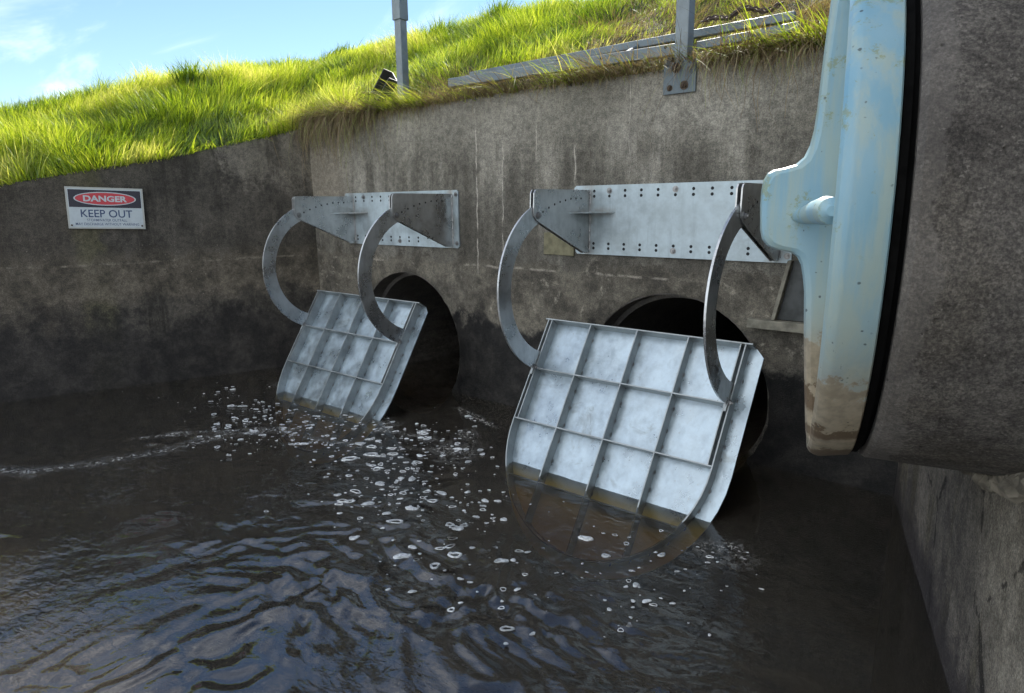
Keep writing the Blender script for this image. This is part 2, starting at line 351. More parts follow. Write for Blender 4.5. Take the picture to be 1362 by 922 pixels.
# ------------------------------------------------------------------ headwall with two round openings
CX = (-4.51, -1.89); CZ = .36; RO = .665
def headwall():
    st = .022; xs = np.arange(-5.95, -.40, st); zs = np.arange(-1.35, TOPZ+st*.5, st); zs[-1] = TOPZ
    X, Z = np.meshgrid(xs, zs, indexing='ij'); nx, nz = X.shape
    Yv = np.full_like(X, Y0)+(fbm(X, Z, 1.2, 3)-.5)*.012+(fbm(X, Z, 14, 9, 2)-.5)*.003
    # crest slightly broken
    Z = Z.copy(); Yv[:, -1] += .016; Z[:, -1] += (fbm(X[:, -1], X[:, -1]*0, 9, 5)-.5)*.02
    idx = np.arange(nx*nz).reshape(nx, nz)
    cx = (X[:-1, :-1]+X[1:, 1:])/2; cz = (Z[:-1, :-1]+Z[1:, 1:])/2
    keep = np.ones_like(cx, bool)
    for c in CX: keep &= np.hypot(cx-c, cz-CZ) > RO
    F = np.stack([idx[:-1, :-1][keep], idx[1:, :-1][keep], idx[1:, 1:][keep], idx[:-1, 1:][keep]], 1)
    for c in CX:
        d = np.hypot(X-c, Z-CZ); th = np.arctan2(Z-CZ, X-c)
        rr = RO+(fbm(np.cos(th)*RO*2+c, np.sin(th)*RO*2, 5, 11)-.5)*.035
        near = np.abs(d-RO) < st*1.15
        tg = np.zeros((nx, nz), int); k = keep.astype(int)
        tot = np.zeros((nx, nz), int)
        for a in (0, 1):
            for b_ in (0, 1): tg[a:nx-1+a, b_:nz-1+b_] += k; tot[a:nx-1+a, b_:nz-1+b_] += 1
        bd = (tg > 0) & (tg < tot) & (d < RO+st*2)
        X[bd] = c+np.cos(th[bd])*rr[bd]; Z[bd] = CZ+np.sin(th[bd])*rr[bd]; Yv[bd] += .006
    V = np.stack([X.ravel(), Yv.ravel(), Z.ravel()], 1)
    # top ledge
    n0 = len(V); top = idx[:, -1]; B = V[top].copy(); B[:, 1] = Y0+.28; V = np.concatenate([V, B]); bi = n0+np.arange(nx)
    F = np.concatenate([F, np.stack([top[:-1], top[1:], bi[1:], bi[:-1]], 1)])
    me = np_mesh('headwall', V, F, True)
    o = link('headwall', me, M_head)
    return tag(o, 'long weathered concrete headwall pierced by two round culvert openings under the grass bank', 'wall')
HW = headwall()
for c, lb in zip(CX, ('round concrete culvert mouth behind the left steel flap gate', 'round concrete culvert mouth behind the larger right steel flap gate')):
    mb = MB(); n = 72
    rings = []
    for y, r in ((Y0+.012, RO+.05), (Y0+.014, RO-.006), (Y0+.05, RO-.008), (Y0+.16, RO-.012), (Y0+.17, RO-.045), (Y0+1.2, RO-.045), (Y0+3.5, RO-.045)):
        rings.append([mb.bm.verts.new((c+r*math.cos(2*math.pi*i/n), y, CZ+r*math.sin(2*math.pi*i/n))) for i in range(n)])
    for a, b_ in zip(rings, rings[1:]):
        for i in range(n): mb.bm.faces.new((a[i], a[(i+1) % n], b_[(i+1) % n], b_[i]))
    mb.bm.faces.new(rings[-1])
    tag(mb.build('culvert_pipe', M_pipe, smooth=False), lb, 'pipe')

# ------------------------------------------------------------------ wing walls
def wing(name, p0, p1, zt0, zt1, back, mat, label, crest=None):
    """vertical face from p0 to p1, thickness vector back"""
    L = math.hypot(p1[0]-p0[0], p1[1]-p0[1]); n = int(L/.04); k = 70
    s_ = np.linspace(0, 1, n+1); w = np.linspace(0, 1, k+1); S, Wt = np.meshgrid(s_, w, indexing='ij')
    zt = zt0+(zt1-zt0)*S if crest is None else np.interp(S*L, crest[0], crest[1])
    Z = -1.35+(zt+1.35)*Wt
    X = p0[0]+(p1[0]-p0[0])*S; Y = p0[1]+(p1[1]-p0[1])*S
    nb = np.array(back)/np.hypot(*back); d = (fbm(S*L, Z, 1.3, 21)-.5)*.014
    X = X+nb[0]*d; Y = Y+nb[1]*d
    Z[:, -1] += (fbm(S[:, -1]*L, S[:, -1]*0, 8, 15)-.5)*.015; X[:, -1] += nb[0]*.016; Y[:, -1] += nb[1]*.016
    idx = np.arange((n+1)*(k+1)).reshape(n+1, k+1); V = np.stack([X.ravel(), Y.ravel(), Z.ravel()], 1)
    F = np.stack([idx[:-1, :-1].ravel(), idx[1:, :-1].ravel(), idx[1:, 1:].ravel(), idx[:-1, 1:].ravel()], 1)
    n0 = len(V); top = idx[:, -1]; B = V[top].copy(); B[:, :2] += np.array(back); C_ = B.copy(); C_[:, 2] = -1.35
    V = np.concatenate([V, B, C_]); bi = n0+np.arange(n+1); ci = bi+n+1
    F = np.concatenate([F, np.stack([top[:-1], top[1:], bi[1:], bi[:-1]], 1), np.stack([bi[:-1], bi[1:], ci[1:], ci[:-1]], 1)])
    return tag(link(name, np_mesh(name, V, F, True), mat), label, 'wall')
dL = np.array([-.3453, -.9385])       # left wing wall heads this way from the corner
cL = np.array([-5.834, Y0])
LCR = ([0, 1.1, 2.5, 5.6, 9], [2.385, 2.10, 1.815, 1.2, .7])
wing('wing_wall', cL+dL*-.15, cL+dL*8, 0, 0, (-.25, .09), M_left, 'dark stained wing wall on the left carrying the danger sign', ([0, .15, 1.25, 2.65, 5.75, 9], [2.39, 2.385, 2.10, 1.815, 1.2, .7]))
tR = np.array([-.2654, .9641]); NR = np.array([-.9641, -.2654]); cR = np.array([-.508, Y0])
wing('wing_wall', cR+tR*.12, cR-tR*7.5, 2.9, 2.9, (.35, .096), M_right, 'rough concrete wing wall on the right behind the round pipe stub')

# ------------------------------------------------------------------ ground: grass bank lofted outwards from the wall crests
def az_wall(az):
    """distance and crest height of the wall line seen in direction az (deg) from the origin"""
    a = math.radians(az); d = np.array([math.sin(a), math.cos(a)])
    best = None
    segs = [(cL, cL+dL*8, 'L'), (np.array([-5.834, Y0]), np.array([9., Y0]), 'H')]
    for p, q, k in segs:
        e = q-p; M_ = np.array([[d[0], -e[0]], [d[1], -e[1]]]); det = np.linalg.det(M_)
        if abs(det) < 1e-6: continue
        t, s_ = np.linalg.solve(M_, p)
        if t > 0 and -1e-6 <= s_ <= 1+1e-6 and (best is None or t < best[0]):
            z = TOPZ if k == 'H' else float(np.interp(s_*8, *LCR))
            best = (t, z)
    return best
AZ = np.arange(-118, 56.01, .5)
SKY_AZ = [-130, -95, -84, -76.1, -71.7, -66.9, -64.3, -56.2, -50.9, -41.8, -35.7, -28, -10, 30, 60]
SKY_EL = [1.5, 4.2, 5.6, 7.13, 8.28, 9.8, 10.5, 11.65, 12.9, 14.5, 15.6, 16.6, 17.5, 16, 15]
RD_AZ = [-130, -90, -76, -64, -56, -42, -36, -20, 0, 30, 60]
RD = [13, 10.5, 9.6, 9.8, 10, 9.8, 9.3, 8.4, 8., 9.0, 14]
GH = .19
def terrain(az, t):
    """t 0..1 from wall crest to ridge, beyond 1 away down the far side"""
    A = [az_wall(a) or (11, .6) for a in AZ]
    dA = np.interp(az, AZ, [a[0] for a in A]); zA = np.interp(az, AZ, [a[1] for a in A])
    dB = np.interp(az, RD_AZ, RD); el = np.interp(az, SKY_AZ, SKY_EL); zB = 1.6+dB*np.tan(np.radians(el))-GH
    t = np.asarray(t, float); tt = np.clip(t, 0, 1)
    D = dA+.012+(dB-dA)*tt; e = 1-(1-tt)**1.35
    Z = zA-.035*(1-tt)**6+(zB-zA)*e
    over = np.clip(t-1, 0, None)
    D = D+over*60; Z = np.where(over > 0, np.maximum(zB-over*14-.15*(over > 0), -.2), Z)
    a = np.radians(az); X = D*np.sin(a); Y = D*np.cos(a)
    Z = Z+np.where(over > 0, 0, (fbm(X, Y, .9, 31)-.5)*.22*np.clip(tt*3, 0, 1)+(fbm(X, Y, 4, 33)-.5)*.07*np.clip(tt*6, 0, 1))
    return X, Y, Z
tv = np.concatenate([np.linspace(0, 1, 40), [1.02, 1.08, 1.2, 1.5, 2.2, 4, 8]])
Aa, Tt = np.meshgrid(AZ, tv, indexing='ij'); X, Y, Z = terrain(Aa.ravel(), Tt.ravel())
idx = np.arange(Aa.size).reshape(Aa.shape)
F = np.stack([idx[:-1, :-1].ravel(), idx[:-1, 1:].ravel(), idx[1:, 1:].ravel(), idx[1:, :-1].ravel()], 1)
m, g, b, o = newmat('bank_soil'); P = g.pos()
g.put(b.inputs['Base Color'], g.mix(g.rng(g.noise(P, 6, 6), .35, .65), (.035, .045, .012), (.085, .065, .035)))
b.inputs['Roughness'].default_value = 1; g.put(b.inputs['Normal'], g.bump(g.noise(P, 30, 4), .8, .03))
M_soil = m
tag(link('grass_bank', np_mesh('grass_bank', np.stack([X, Y, Z], 1), F, True), M_soil), kind='structure', label='green bank rising behind the concrete walls')

def blades(n, azr, tr, hfun, wfun, tone, name, mat, label, lean=.35, droop=.5, seg=4, pts=None, fall=None):
    if pts is None:
        az = rng.uniform(*azr, n); t = rng.uniform(*tr, n)
        X, Y, Z = terrain(az, t)
        keep = hfun(X, Y, az, t)
        h = keep
        ok = h > 0; X, Y, Z, az, t, h = (v[ok] for v in (X, Y, Z, az, t, h))
    else:
        X, Y, Z, h, az, t = pts
    n = len(X); w = wfun(n); th = rng.uniform(0, 2*np.pi, n)
    # clump lean direction
    la = fbm(X, Y, 1.6, 41)*4*np.pi+rng.normal(0, .7, n); lm = np.abs(rng.normal(lean, lean*.5, n))
    lx, ly = np.cos(la)*lm, np.sin(la)*lm
    if fall is not None: fx, fy = fall; lx = lx*.5+fx; ly = ly*.5+fy
    dr = rng.uniform(.2, 1, n)*droop
    V = np.zeros((n, 2*seg+1, 3), np.float32)
    cx, sx = np.cos(th), np.sin(th)
    for k in range(seg+1):
        s_ = k/seg; px_ = X+h*(lx*s_+lx*dr*2*s_*s_); py_ = Y+h*(ly*s_+ly*dr*2*s_*s_); pz = Z-.01+h*(s_-dr*s_*s_*(.35+.6*lm))
        ww = w*(1-s_**1.6)*.5+w*.06
        if k < seg:
            V[:, 2*k] = np.stack([px_-cx*ww, py_-sx*ww, pz], 1); V[:, 2*k+1] = np.stack([px_+cx*ww, py_+sx*ww, pz], 1)
        else: V[:, 2*k] = np.stack([px_, py_, pz], 1)
    base = (np.arange(n)*(2*seg+1))[:, None]
    Fq = np.concatenate([base+np.array([[2*k, 2*k+1, 2*k+3, 2*k+2]]) for k in range(seg-1)], 0)
    Ft = base+np.array([[2*seg-2, 2*seg-1, 2*seg]])
    tn = tone(X, Y, az, t, n)
    Vr = V.reshape(-1, 3); me = bpy.data.meshes.new(name)
    me.vertices.add(len(Vr)); me.vertices.foreach_set('co', Vr.ravel())
    li = np.concatenate([Fq.ravel(), Ft.ravel()]).astype(np.int32); me.loops.add(len(li)); me.loops.foreach_set('vertex_index', li)
    ls = np.concatenate([np.arange(len(Fq))*4, len(Fq)*4+np.arange(len(Ft))*3]).astype(np.int32)
    lt = np.concatenate([np.full(len(Fq), 4), np.full(len(Ft), 3)]).astype(np.int32)
    me.polygons.add(len(ls)); me.polygons.foreach_set('loop_start', ls); me.polygons.foreach_set('loop_total', lt); me.update(calc_edges=True)
    at = me.attributes.new('tone', 'FLOAT', 'POINT'); at.data.foreach_set('value', np.repeat(tn, 2*seg+1).astype(np.float32))
    o = link(name, me, mat); 
    return tag(o, label, 'grass', kind='stuff')
M_grass = grass_mat('green_grass', [(.04, .09, .010), (.19, .29, .02), (.42, .50, .04), (.64, .62, .22)], .6)
M_dry = grass_mat('dry_grass', [(.09, .06, .035), (.20, .14, .08), (.36, .28, .17), (.22, .28, .06)], .3)
def dryness(X, Y, az, t):
    """0 green .. 1 straw"""
    d = np.clip(1.15-t*4.2, 0, 1)*np.clip((az+57)/8, 0, 1)
    d = np.maximum(d, 1.0*np.clip((az+40)/10, 0, 1)*np.clip(1.5-t*1.6, 0, 1))
    return np.clip(d+(fbm(X, Y, 2.5, 51)-.5)*.9, 0, 1)
def in_rail(X, Y): return (Y < 4.36) & (X > -3.7) & (X < -1.3)
def hgreen(X, Y, az, t):
    n = len(X); d = dryness(X, Y, az, t)
    h = (.07+.17*fbm(X, Y, 1.7, 61)**1.2*1.3)*rng.uniform(.4, 1.25, n)
    h = h*np.where(fbm(X, Y, 1.1, 63) > .62, 1.5, 1.0)
    h = h*(1-.45*d); h = np.where(in_rail(X, Y), h*np.where(Y < 4.03, .55, .25), h)
    return np.where(rng.random(n) < d*.75, 0, h)
def tgreen(X, Y, az, t, n): return np.clip(.50+(fbm(X, Y, 1.6, 71)-.5)*1.5+rng.normal(0, .2, n)+dryness(X, Y, az, t)*.2, 0, 1)
blades(115000, (-84, -20), (0, 1.03), hgreen, lambda n: rng.uniform(.0035, .0085, n), tgreen, 'grass', M_grass, 'bright green grass growing on the bank above the walls')
def hdry(X, Y, az, t):
    n = len(X); d = dryness(X, Y, az, t); h = (.05+.10*fbm(X, Y, 3, 81))*rng.uniform(.5, 1.3, n)
    h = np.where(in_rail(X, Y), h*.4, h)
    return np.where(rng.random(n) < d, h, 0)
blades(42000, (-62, -14), (0, .7), hdry, lambda n: rng.uniform(.003, .006, n), lambda X, Y, az, t, n: np.clip(rng.normal(.55, .22, n), 0, 1), 'dry_grass', M_dry,
       'straw coloured dead grass along the crest of the headwall', lean=.8, droop=.8)
# runners and roots hanging over the crest
def hang():
    xs = []; n = 5200
    X = np.concatenate([rng.normal(-5.35, .33, 3000), rng.normal(-1.35, .25, 650), rng.normal(-4.4, .3, 800), rng.uniform(-4, -1.0, 900), rng.normal(-2.7, .35, 500)])
    X = X[(X > -5.9) & (X < -.7)]; n = len(X)
    Y = Y0+rng.uniform(-.0, .16, n); Z = np.full(n, TOPZ+.0)+rng.uniform(0, .06, n)
    L = rng.gamma(2., .042, n)*np.where(np.abs(X+1.35) < .45, 1.5, 1)*np.where(np.abs(X+5.35) < .6, 1.7, .8)
    L = np.where((X > -4.0) & (X < -1.9), L*.55, L)
    V = []; F = []; T = []; 
    seg = 6
    for i in range(n):
        p = np.array([X[i], Y[i], Z[i]]); a = rng.normal(0, 1.1); w = rng.uniform(.0018, .0042); tone = np.clip(rng.normal(.35, .25), 0, 1) if rng.random() < .8 else rng.uniform(.8, 1)
        v = np.array([a*.6, -1., rng.uniform(-.1, .8)]); v /= np.linalg.norm(v); b0 = len(V)
        for k in range(seg+1):
            ww = w*(1-.8*k/seg); V.append(p-[ww, 0, 0]); V.append(p+[ww, 0, 0]); T += [tone]*2
            p = p+v*L[i]*1.6/seg
            v = v+np.array([rng.normal(0, .45), (.18 if p[1] < Y0-.02 else -.1), -.62]); v /= np.linalg.norm(v)
            if p[2] < TOPZ and p[1] > Y0-.008: p[1] = Y0-.008-rng.uniform(0, .02)
        for k in range(seg): F.append((b0+2*k, b0+2*k+1, b0+2*k+3, b0+2*k+2))
    return np_mesh('hanging_roots', np.array(V), np.array(F), attr={'tone': T})
tag(link('hanging_roots', hang(), M_dry), 'brown roots and dead grass runners hanging over the crest of the headwall', 'roots', kind='stuff')
def over(cs, name):
    X = np.concatenate([rng.normal(m_, s_, k) for m_, s_, k in cs]); X = X[(X > -5.85) & (X < -.8)]; n = len(X)
    return X, Y0+rng.uniform(.0, .1, n), np.full(n, TOPZ)+rng.uniform(-.02, .04, n), rng.gamma(4, .035, n), X*0-50, X*0
blades(0, 0, 0, None, lambda n: rng.uniform(.004, .008, n), lambda X, Y, az, t, n: np.clip(rng.normal(.5, .25, n), 0, 1), 'overhanging_grass', M_grass, 'green grass blades flopping over the crest of the headwall',
       lean=.5, droop=1.6, seg=5, pts=over([(-1.15, .22, 300), (-4.5, .2, 420), (-5.4, .3, 90), (-3.2, .4, 60), (-2.75, .15, 90)], 'o'), fall=(0, -.75))
sL = rng.uniform(.05, 4.6, 1100); zL = np.interp(sL, *LCR)
blades(0, 0, 0, None, lambda n: rng.uniform(.004, .008, n), lambda X, Y, az, t, n: np.clip(rng.normal(.45, .25, n), 0, 1), 'overhanging_grass', M_grass, 'grass blades flopping over the sloping crest of the left wing wall',
       lean=.5, droop=1.3, seg=5, pts=(cL[0]+dL[0]*sL-.03, cL[1]+dL[1]*sL, zL-.02, rng.gamma(4, .03, 1100), sL*0, sL*0), fall=(.5, -.2))
blades(0, 0, 0, None, lambda n: rng.uniform(.0025, .006, n), lambda X, Y, az, t, n: np.clip(rng.normal(.5, .3, n), 0, 1), 'overhanging_straw', M_dry, 'dead straw flopping over the crest of the headwall',
       lean=.8, droop=1.7, seg=5, pts=over([(-1.25, .28, 1100), (-4.9, .5, 900), (-5.5, .25, 900), (-3.2, .6, 900), (-2.4, .4, 600)], 'o'), fall=(0, -.6))
# a few taller dark weed clumps that stand out of the grass
for (azc, tc, hh, lb) in ((-64.3, .62, .34, 'dark leafy weed clump standing out of the grass above the danger sign'), (-40.5, .8, .30, 'dark green tussock on the skyline behind the folded handrail'), (-53.5, .93, .26, 'small tussock on the skyline left of the slim far post')):
    n = 260; X, Y, Z = terrain(np.full(n, azc)+rng.normal(0, .5, n), np.clip(tc+rng.normal(0, .025, n), 0, 1))
    o = blades(0, 0, 0, None, lambda n: rng.uniform(.008, .016, n), lambda X, Y, az, t, n: rng.uniform(0, .35, n), 'grass_tussock', M_grass, lb, lean=.3, droop=.6,
           pts=(X, Y, Z, rng.uniform(.5, 1.1, n)*hh, np.full(n, azc), np.full(n, tc)))
    del o['kind']; o['category'] = 'plant'

# ------------------------------------------------------------------ water, channel bed
def water():
    def axis(a, b_, st, lo, hi):
        f = np.arange(a, b_+1e-6, st); l = a-np.geomspace(st, a-lo, 26)[::-1]; h = b_+np.geomspace(st, hi-b_, 26)
        return np.concatenate([l, f, h])
    xs = axis(-7.6, .75, .02, -40, 6); ys = axis(-.6, 4.1, .02, -40, 7.2)
    X, Y = np.meshgrid(xs, ys, indexing='ij')
    # flow: chop dies out toward the walls
    wx = X+(fbm(X, Y, .8, 101)-.5)*1.3; wy = Y+(fbm(X, Y, .8, 105)-.5)*1.3
    near = np.clip((2.75-Y)/1.3, 0, 1)*np.clip((-.45-X-(.0))/.8, 0.03, 1)
    near = near*np.clip((X+7.2)/2.0, .25, 1)
    # long ridges curving out from the culverts
    r1 = 1-np.abs(2*fbm(wx*.55+wy*.35, wy*1.1-wx*.45, 1.5, 111, 3)-1)*3.0
    r1 = np.clip(r1, 0, 1)**1.6
    r2 = fbm(wx*1.4, wy*2.2, 3.2, 121, 3)-.5
    r3 = fbm(wx, wy*1.6, 9, 131, 3)-.5
    calm = np.clip((fbm(X, Y, .9, 141, 2)-.42)*5, .25, 1)
    turb = np.exp(-((X+1.9)**2/1.1+(Y-1.45)**2/.55))       # boil below the right gate
    r4 = fbm(wx*.8+wy*.6, (wy*.8-wx*.6)*2.2, 10, 137, 3)-.5
    sheet = 1-.90*np.exp(-np.clip(((X+3.0)+.5*(Y-1.2))**2/2.2+(Y-1.05)**2/.75-.15, 0, None)**1.3)      # slick gliding sheets on the left
    line = np.clip(1-np.abs(2*fbm(wx*.5+wy*.4, wy*.9-wx*.5, 1.1, 177, 2)-1)*14, 0, 1)
    Zw = near*(r1*.010*sheet+r2*.016*calm*sheet+r3*.024*calm*np.sqrt(sheet)+(fbm(wx*.8+wy*.5, wy*1.8, 19, 191, 2)-.5)*.014*calm+r4*.016*calm*sheet-line*.0025)+turb*((1-np.abs(2*fbm(wx, wy, 3.5, 151, 3)-1)*2.4)*.013+r3*.034)+r2*.006
    Zw -= Zw.mean()
    # foam streaks drifting off to the left
    fo = np.zeros_like(X)
    for pts, w in (([(-5.2, .75), (-4.75, 1.05), (-4.5, 1.6), (-4.45, 2.15), (-4.2, 2.5)], .10), ([(-4.9, 1.7), (-4.4, 2.35), (-3.7, 2.5), (-3.2, 2.75)], .05), ([(-3.9, 3.1), (-3.6, 2.9), (-3.2, 3.0)], .07), ([(-3.6, 3.62), (-3.2, 3.5), (-3., 3.45)], .05)):
        pts = np.array(pts); dm = np.full(X.shape, 9.)
        for p, q in zip(pts, pts[1:]):
            e = q-p; t = np.clip(((X-p[0])*e[0]+(Y-p[1])*e[1])/(e@e), 0, 1); dm = np.minimum(dm, np.hypot(X-p[0]-t*e[0], Y-p[1]-t*e[1]))
        dm += (fbm(X, Y, 6, 161)-.5)*.08
        fo = np.maximum(fo, np.clip(1-dm/w, 0, 1)*.8)
    for (fx, fy, rr) in ((-2.93, 2.93, .22), (-3.05, 3.2, .14), (-1.02, 2.75, .16), (-3.95, 2.98, .16), (-3.7, 3.0, .12), (-5.3, 3.2, .2)):
        fo = np.maximum(fo, np.clip(1-np.hypot(X-fx, Y-fy)/rr+(fbm(X, Y, 8, 171)-.5)*1.2, 0, 1)*1.0)
    idx = np.arange(X.size).reshape(X.shape); V = np.stack([X.ravel(), Y.ravel(), Zw.ravel()], 1)
    F = np.stack([idx[:-1, :-1].ravel(), idx[1:, :-1].ravel(), idx[1:, 1:].ravel(), idx[:-1, 1:].ravel()], 1)
    at = fo.ravel()
    # close the body of water so that it can hold its murk
    ring = np.concatenate([idx[:, 0], idx[-1, 1:], idx[-2::-1, -1], idx[0, -2:0:-1]]); n0 = len(V)
    Bv = V[ring].copy(); Bv[:, 2] = -1.1; V = np.concatenate([V, Bv]); k = len(ring); j = np.arange(k); j2 = (j+1) % k
    F = np.concatenate([F, np.stack([ring[j], n0+j, n0+j2, ring[j2]], 1)])
    at = np.concatenate([at, np.zeros(k)])
    c4 = [n0, n0+len(xs)-1, n0+len(xs)-1+len(ys)-1, n0+2*(len(xs)-1)+len(ys)-1]
    me = np_mesh('water', V, F, True, {'foam': at})
    bm = bmesh.new(); bm.from_mesh(me); bm.verts.ensure_lookup_table(); bm.faces.new([bm.verts[i] for i in range(n0+k-1, n0-1, -1)]); bm.to_mesh(me); bm.free()
    m = bpy.data.materials.new('murky_water'); m.use_nodes = True; nt = m.node_tree; nt.nodes.clear(); g = G(nt); P = g.pos()
    n1 = g.noise(g.scale(P, (1, 1.7, 1)), 16, 3, .5, .6); n2 = g.noise(P, 45, 3, .5); big = g.noise(P, 1.2, 2)
    x, y, z = g.sep(P)
    amt = g.m('MULTIPLY', g.rng(y, 3.3, 1.9), g.rng(x, .2, -.9))
    patch = g.rng(g.noise(P, .8, 3, .5, 0, (9, 3, 0)), .42, .62, .12, 1.)
    h = g.m('ADD', n1, g.m('MULTIPLY', n2, .12))
    h = g.m('MULTIPLY', h, g.m('ADD', .06, g.m('MULTIPLY', amt, g.m('MULTIPLY', patch, g.rng(big, .4, .6, .35, 1.)))))
    nr = g.bump(h, .6, .022)
    fr = g.n('ShaderNodeFresnel'); fr.inputs[0].default_value = 1.7; g.put(fr.inputs[1], nr)
    gl = g.n('ShaderNodeBsdfGlossy'); gl.inputs['Roughness'].default_value = .025; g.put(gl.inputs['Normal'], nr); gl.inputs[0].default_value = (1, 1, 1, 1)
    tr = g.n('ShaderNodeBsdfTransparent'); df = g.n('ShaderNodeBsdfDiffuse'); df.inputs[0].default_value = (.14, .122, .098, 1)
    fd = g.n('ShaderNodeBsdfDiffuse'); fd.inputs[0].default_value = (.55, .55, .52, 1)
    a = g.n('ShaderNodeMixShader'); a.inputs[0].default_value = .22; g.l.new(tr.outputs[0], a.inputs[1]); g.l.new(df.outputs[0], a.inputs[2])
    b_ = g.n('ShaderNodeMixShader'); g.put(b_.inputs[0], fr.outputs[0]); g.l.new(a.outputs[0], b_.inputs[1]); g.l.new(gl.outputs[0], b_.inputs[2])
    at_ = g.n('ShaderNodeAttribute', attribute_name='foam').outputs['Fac']
    lace = g.m('MULTIPLY', g.rng(g.noise(g.scale(P, (1, 1, 1)), 34, 5, .75, 1.), .46, .66), at_)
    c_ = g.n('ShaderNodeMixShader'); g.put(c_.inputs[0], g.m('MULTIPLY', lace, .75)); g.l.new(b_.outputs[0], c_.inputs[1]); g.l.new(fd.outputs[0], c_.inputs[2])
    o = g.n('ShaderNodeOutputMaterial'); g.l.new(c_.outputs[0], o.inputs[0])
    va = g.n('ShaderNodeVolumeAbsorption'); va.inputs[0].default_value = (.80, .69, .16, 1); va.inputs[1].default_value = 9.5
    g.l.new(va.outputs[0], o.inputs['Volume'])
    return tag(link('water', me, m), kind='structure', label='dark murky outfall water with ripples and drifting foam')
water()
mb = MB(); mb.box((-42, -42, -1.6), (8, 7.4, -1.3)); tag(mb.build('channel_bed', simple('mud', (.03, .024, .016), 1, 0, .3, 6)), kind='structure', label='muddy bed of the outfall pool')

# foam: little rings and flecks riding on the water
def foam():
    V = []; F = []
    CL = [(-4.6, 2.6, .36, .14, 80), (-4.3, 2.25, .32, .2, 80), (-3.95, 2.45, .34, .16, 70), (-3.7, 2.75, .28, .15, 50), (-3.2, 2.95, .3, .12, 36), (-3.45, 2.75, .3, .2, 40), (-3.1, 2.55, .3, .25, 80), (-2.75, 2.45, .2, .25, 60),
          (-2.6, 2.2, .25, .2, 45), (-2.2, 2.35, .22, .18, 34), (-1.95, 2.1, .35, .25, 40), (-1.35, 2.2, .2, .25, 30), (-1.15, 2.3, .12, .2, 24), (-5.2, 2.6, .5, .3, 30), (-3.35, 3.2, .2, .2, 14), (-1.6, 1.8, .3, .2, 14), (-1.0, 2.65, .1, .1, 14), (-2.5, 2.0, .4, .15, 24)]
    CL += [(-2.75, 2.35, .28, .28, 16, 2.), (-2.3, 2.1, .3, .2, 10, 2.), (-3.2, 2.5, .3, .2, 8, 2.)]
    for cx, cy, sx, sy, n, *bg_ in CL:
        for i in range(n):
            x = cx+rng.normal()*sx; y = cy+rng.normal()*sy; r = min(rng.gamma(1.3, .0042)+.002, .024)*(1. if not bg_ else 1.)+(.008 if bg_ else 0); st = rng.uniform(1., 1.8); rot = rng.uniform(-.5, .5)+.6
            if y > 3.85: continue
            k = 12; b0 = len(V); ring = rng.random() < .65 and r > .009; ph = rng.uniform(0, 6, 3); ri = r*rng.uniform(.5, .75)
            hh = r*.28
            prof = [(1., .0), (.95, hh*.7), (.85, hh)] + ([(ri/r+.05, hh*.7), (ri/r, .001)] if ring else [(.4, hh*.9)])
            for pr, z in prof:
                for j in range(k):
                    a = 2*math.pi*j/k; q = r*pr*(1+.18*math.sin(2*a+ph[0])+.12*math.sin(3*a+ph[1])+.06*math.sin(5*a+ph[2]))
                    u, w = q*math.cos(a)*st, q*math.sin(a)
                    V.append((x+u*math.cos(rot)-w*math.sin(rot), y+u*math.sin(rot)+w*math.cos(rot), .0045+z))
            for l in range(len(prof)-1):
                for j in range(k): F.append((b0+l*k+j, b0+l*k+(j+1) % k, b0+(l+1)*k+(j+1) % k, b0+(l+1)*k+j))
            if not ring:
                V.append((x, y, .0045+hh)); c_ = len(V)-1
                for j in range(0, k, 2): F.append((b0+(len(prof)-1)*k+j, b0+(len(prof)-1)*k+(j+1) % k, b0+(len(prof)-1)*k+(j+2) % k, c_))
    me = np_mesh('foam', np.array(V), np.array(F), True)
    m, g, b, o = newmat('foam'); P = g.pos()
    g.put(b.inputs['Base Color'], g.mix(g.rng(g.noise(P, 8, 3), .35, .65), (.40, .42, .42), (.75, .77, .77))); b.inputs['Roughness'].default_value = .5
    b.inputs['Transmission Weight'].default_value = .0; g.put(b.inputs['Alpha'], g.rng(g.noise(P, 60, 4, .7), .35, .6, .5, 1.))
    return tag(link('foam', me, m), 'white foam bubbles and rings drifting on the dark water between the two gates', 'foam', kind='stuff')
foam()

# ------------------------------------------------------------------ flap gates (built once, copied)
CT, ST = .841, .541
def gT(p):            # gate coordinates (x, s down the slope, h outward) -> thing space
    return Vector((p[0], 3.48-ST*p[1]-CT*p[2]-Y0, .855-CT*p[1]+ST*p[2]))
GW, FW, RS = .75, .668, .35
def arc_outline(hw, rad, s0=.0, cs=.72, cham=0., n=26):
    P = [(-.69, s0), (hw-cham, s0), (hw, s0+cham)]
    P += [((rad if a < math.pi/2 else .69)*math.cos(a), cs+rad*math.sin(a)) for a in np.linspace(0, math.pi, n)]
    return P
def absorb(o, mb, mat):
    """merge surface detail into the part it belongs to, with its own material"""
    me = o.data; n = len(me.materials); me.materials.append(mat)
    bmesh.ops.recalc_face_normals(mb.bm, faces=mb.bm.faces)
    t = bpy.data.meshes.new('t'); mb.bm.to_mesh(t); mb.bm.free()
    bm = bmesh.new(); bm.from_mesh(me); k = len(bm.faces); bm.from_mesh(t); bm.faces.ensure_lookup_table()
    for f in bm.faces[k:]: f.material_index = n
    bm.to_mesh(me); bm.free(); bpy.data.meshes.remove(t)
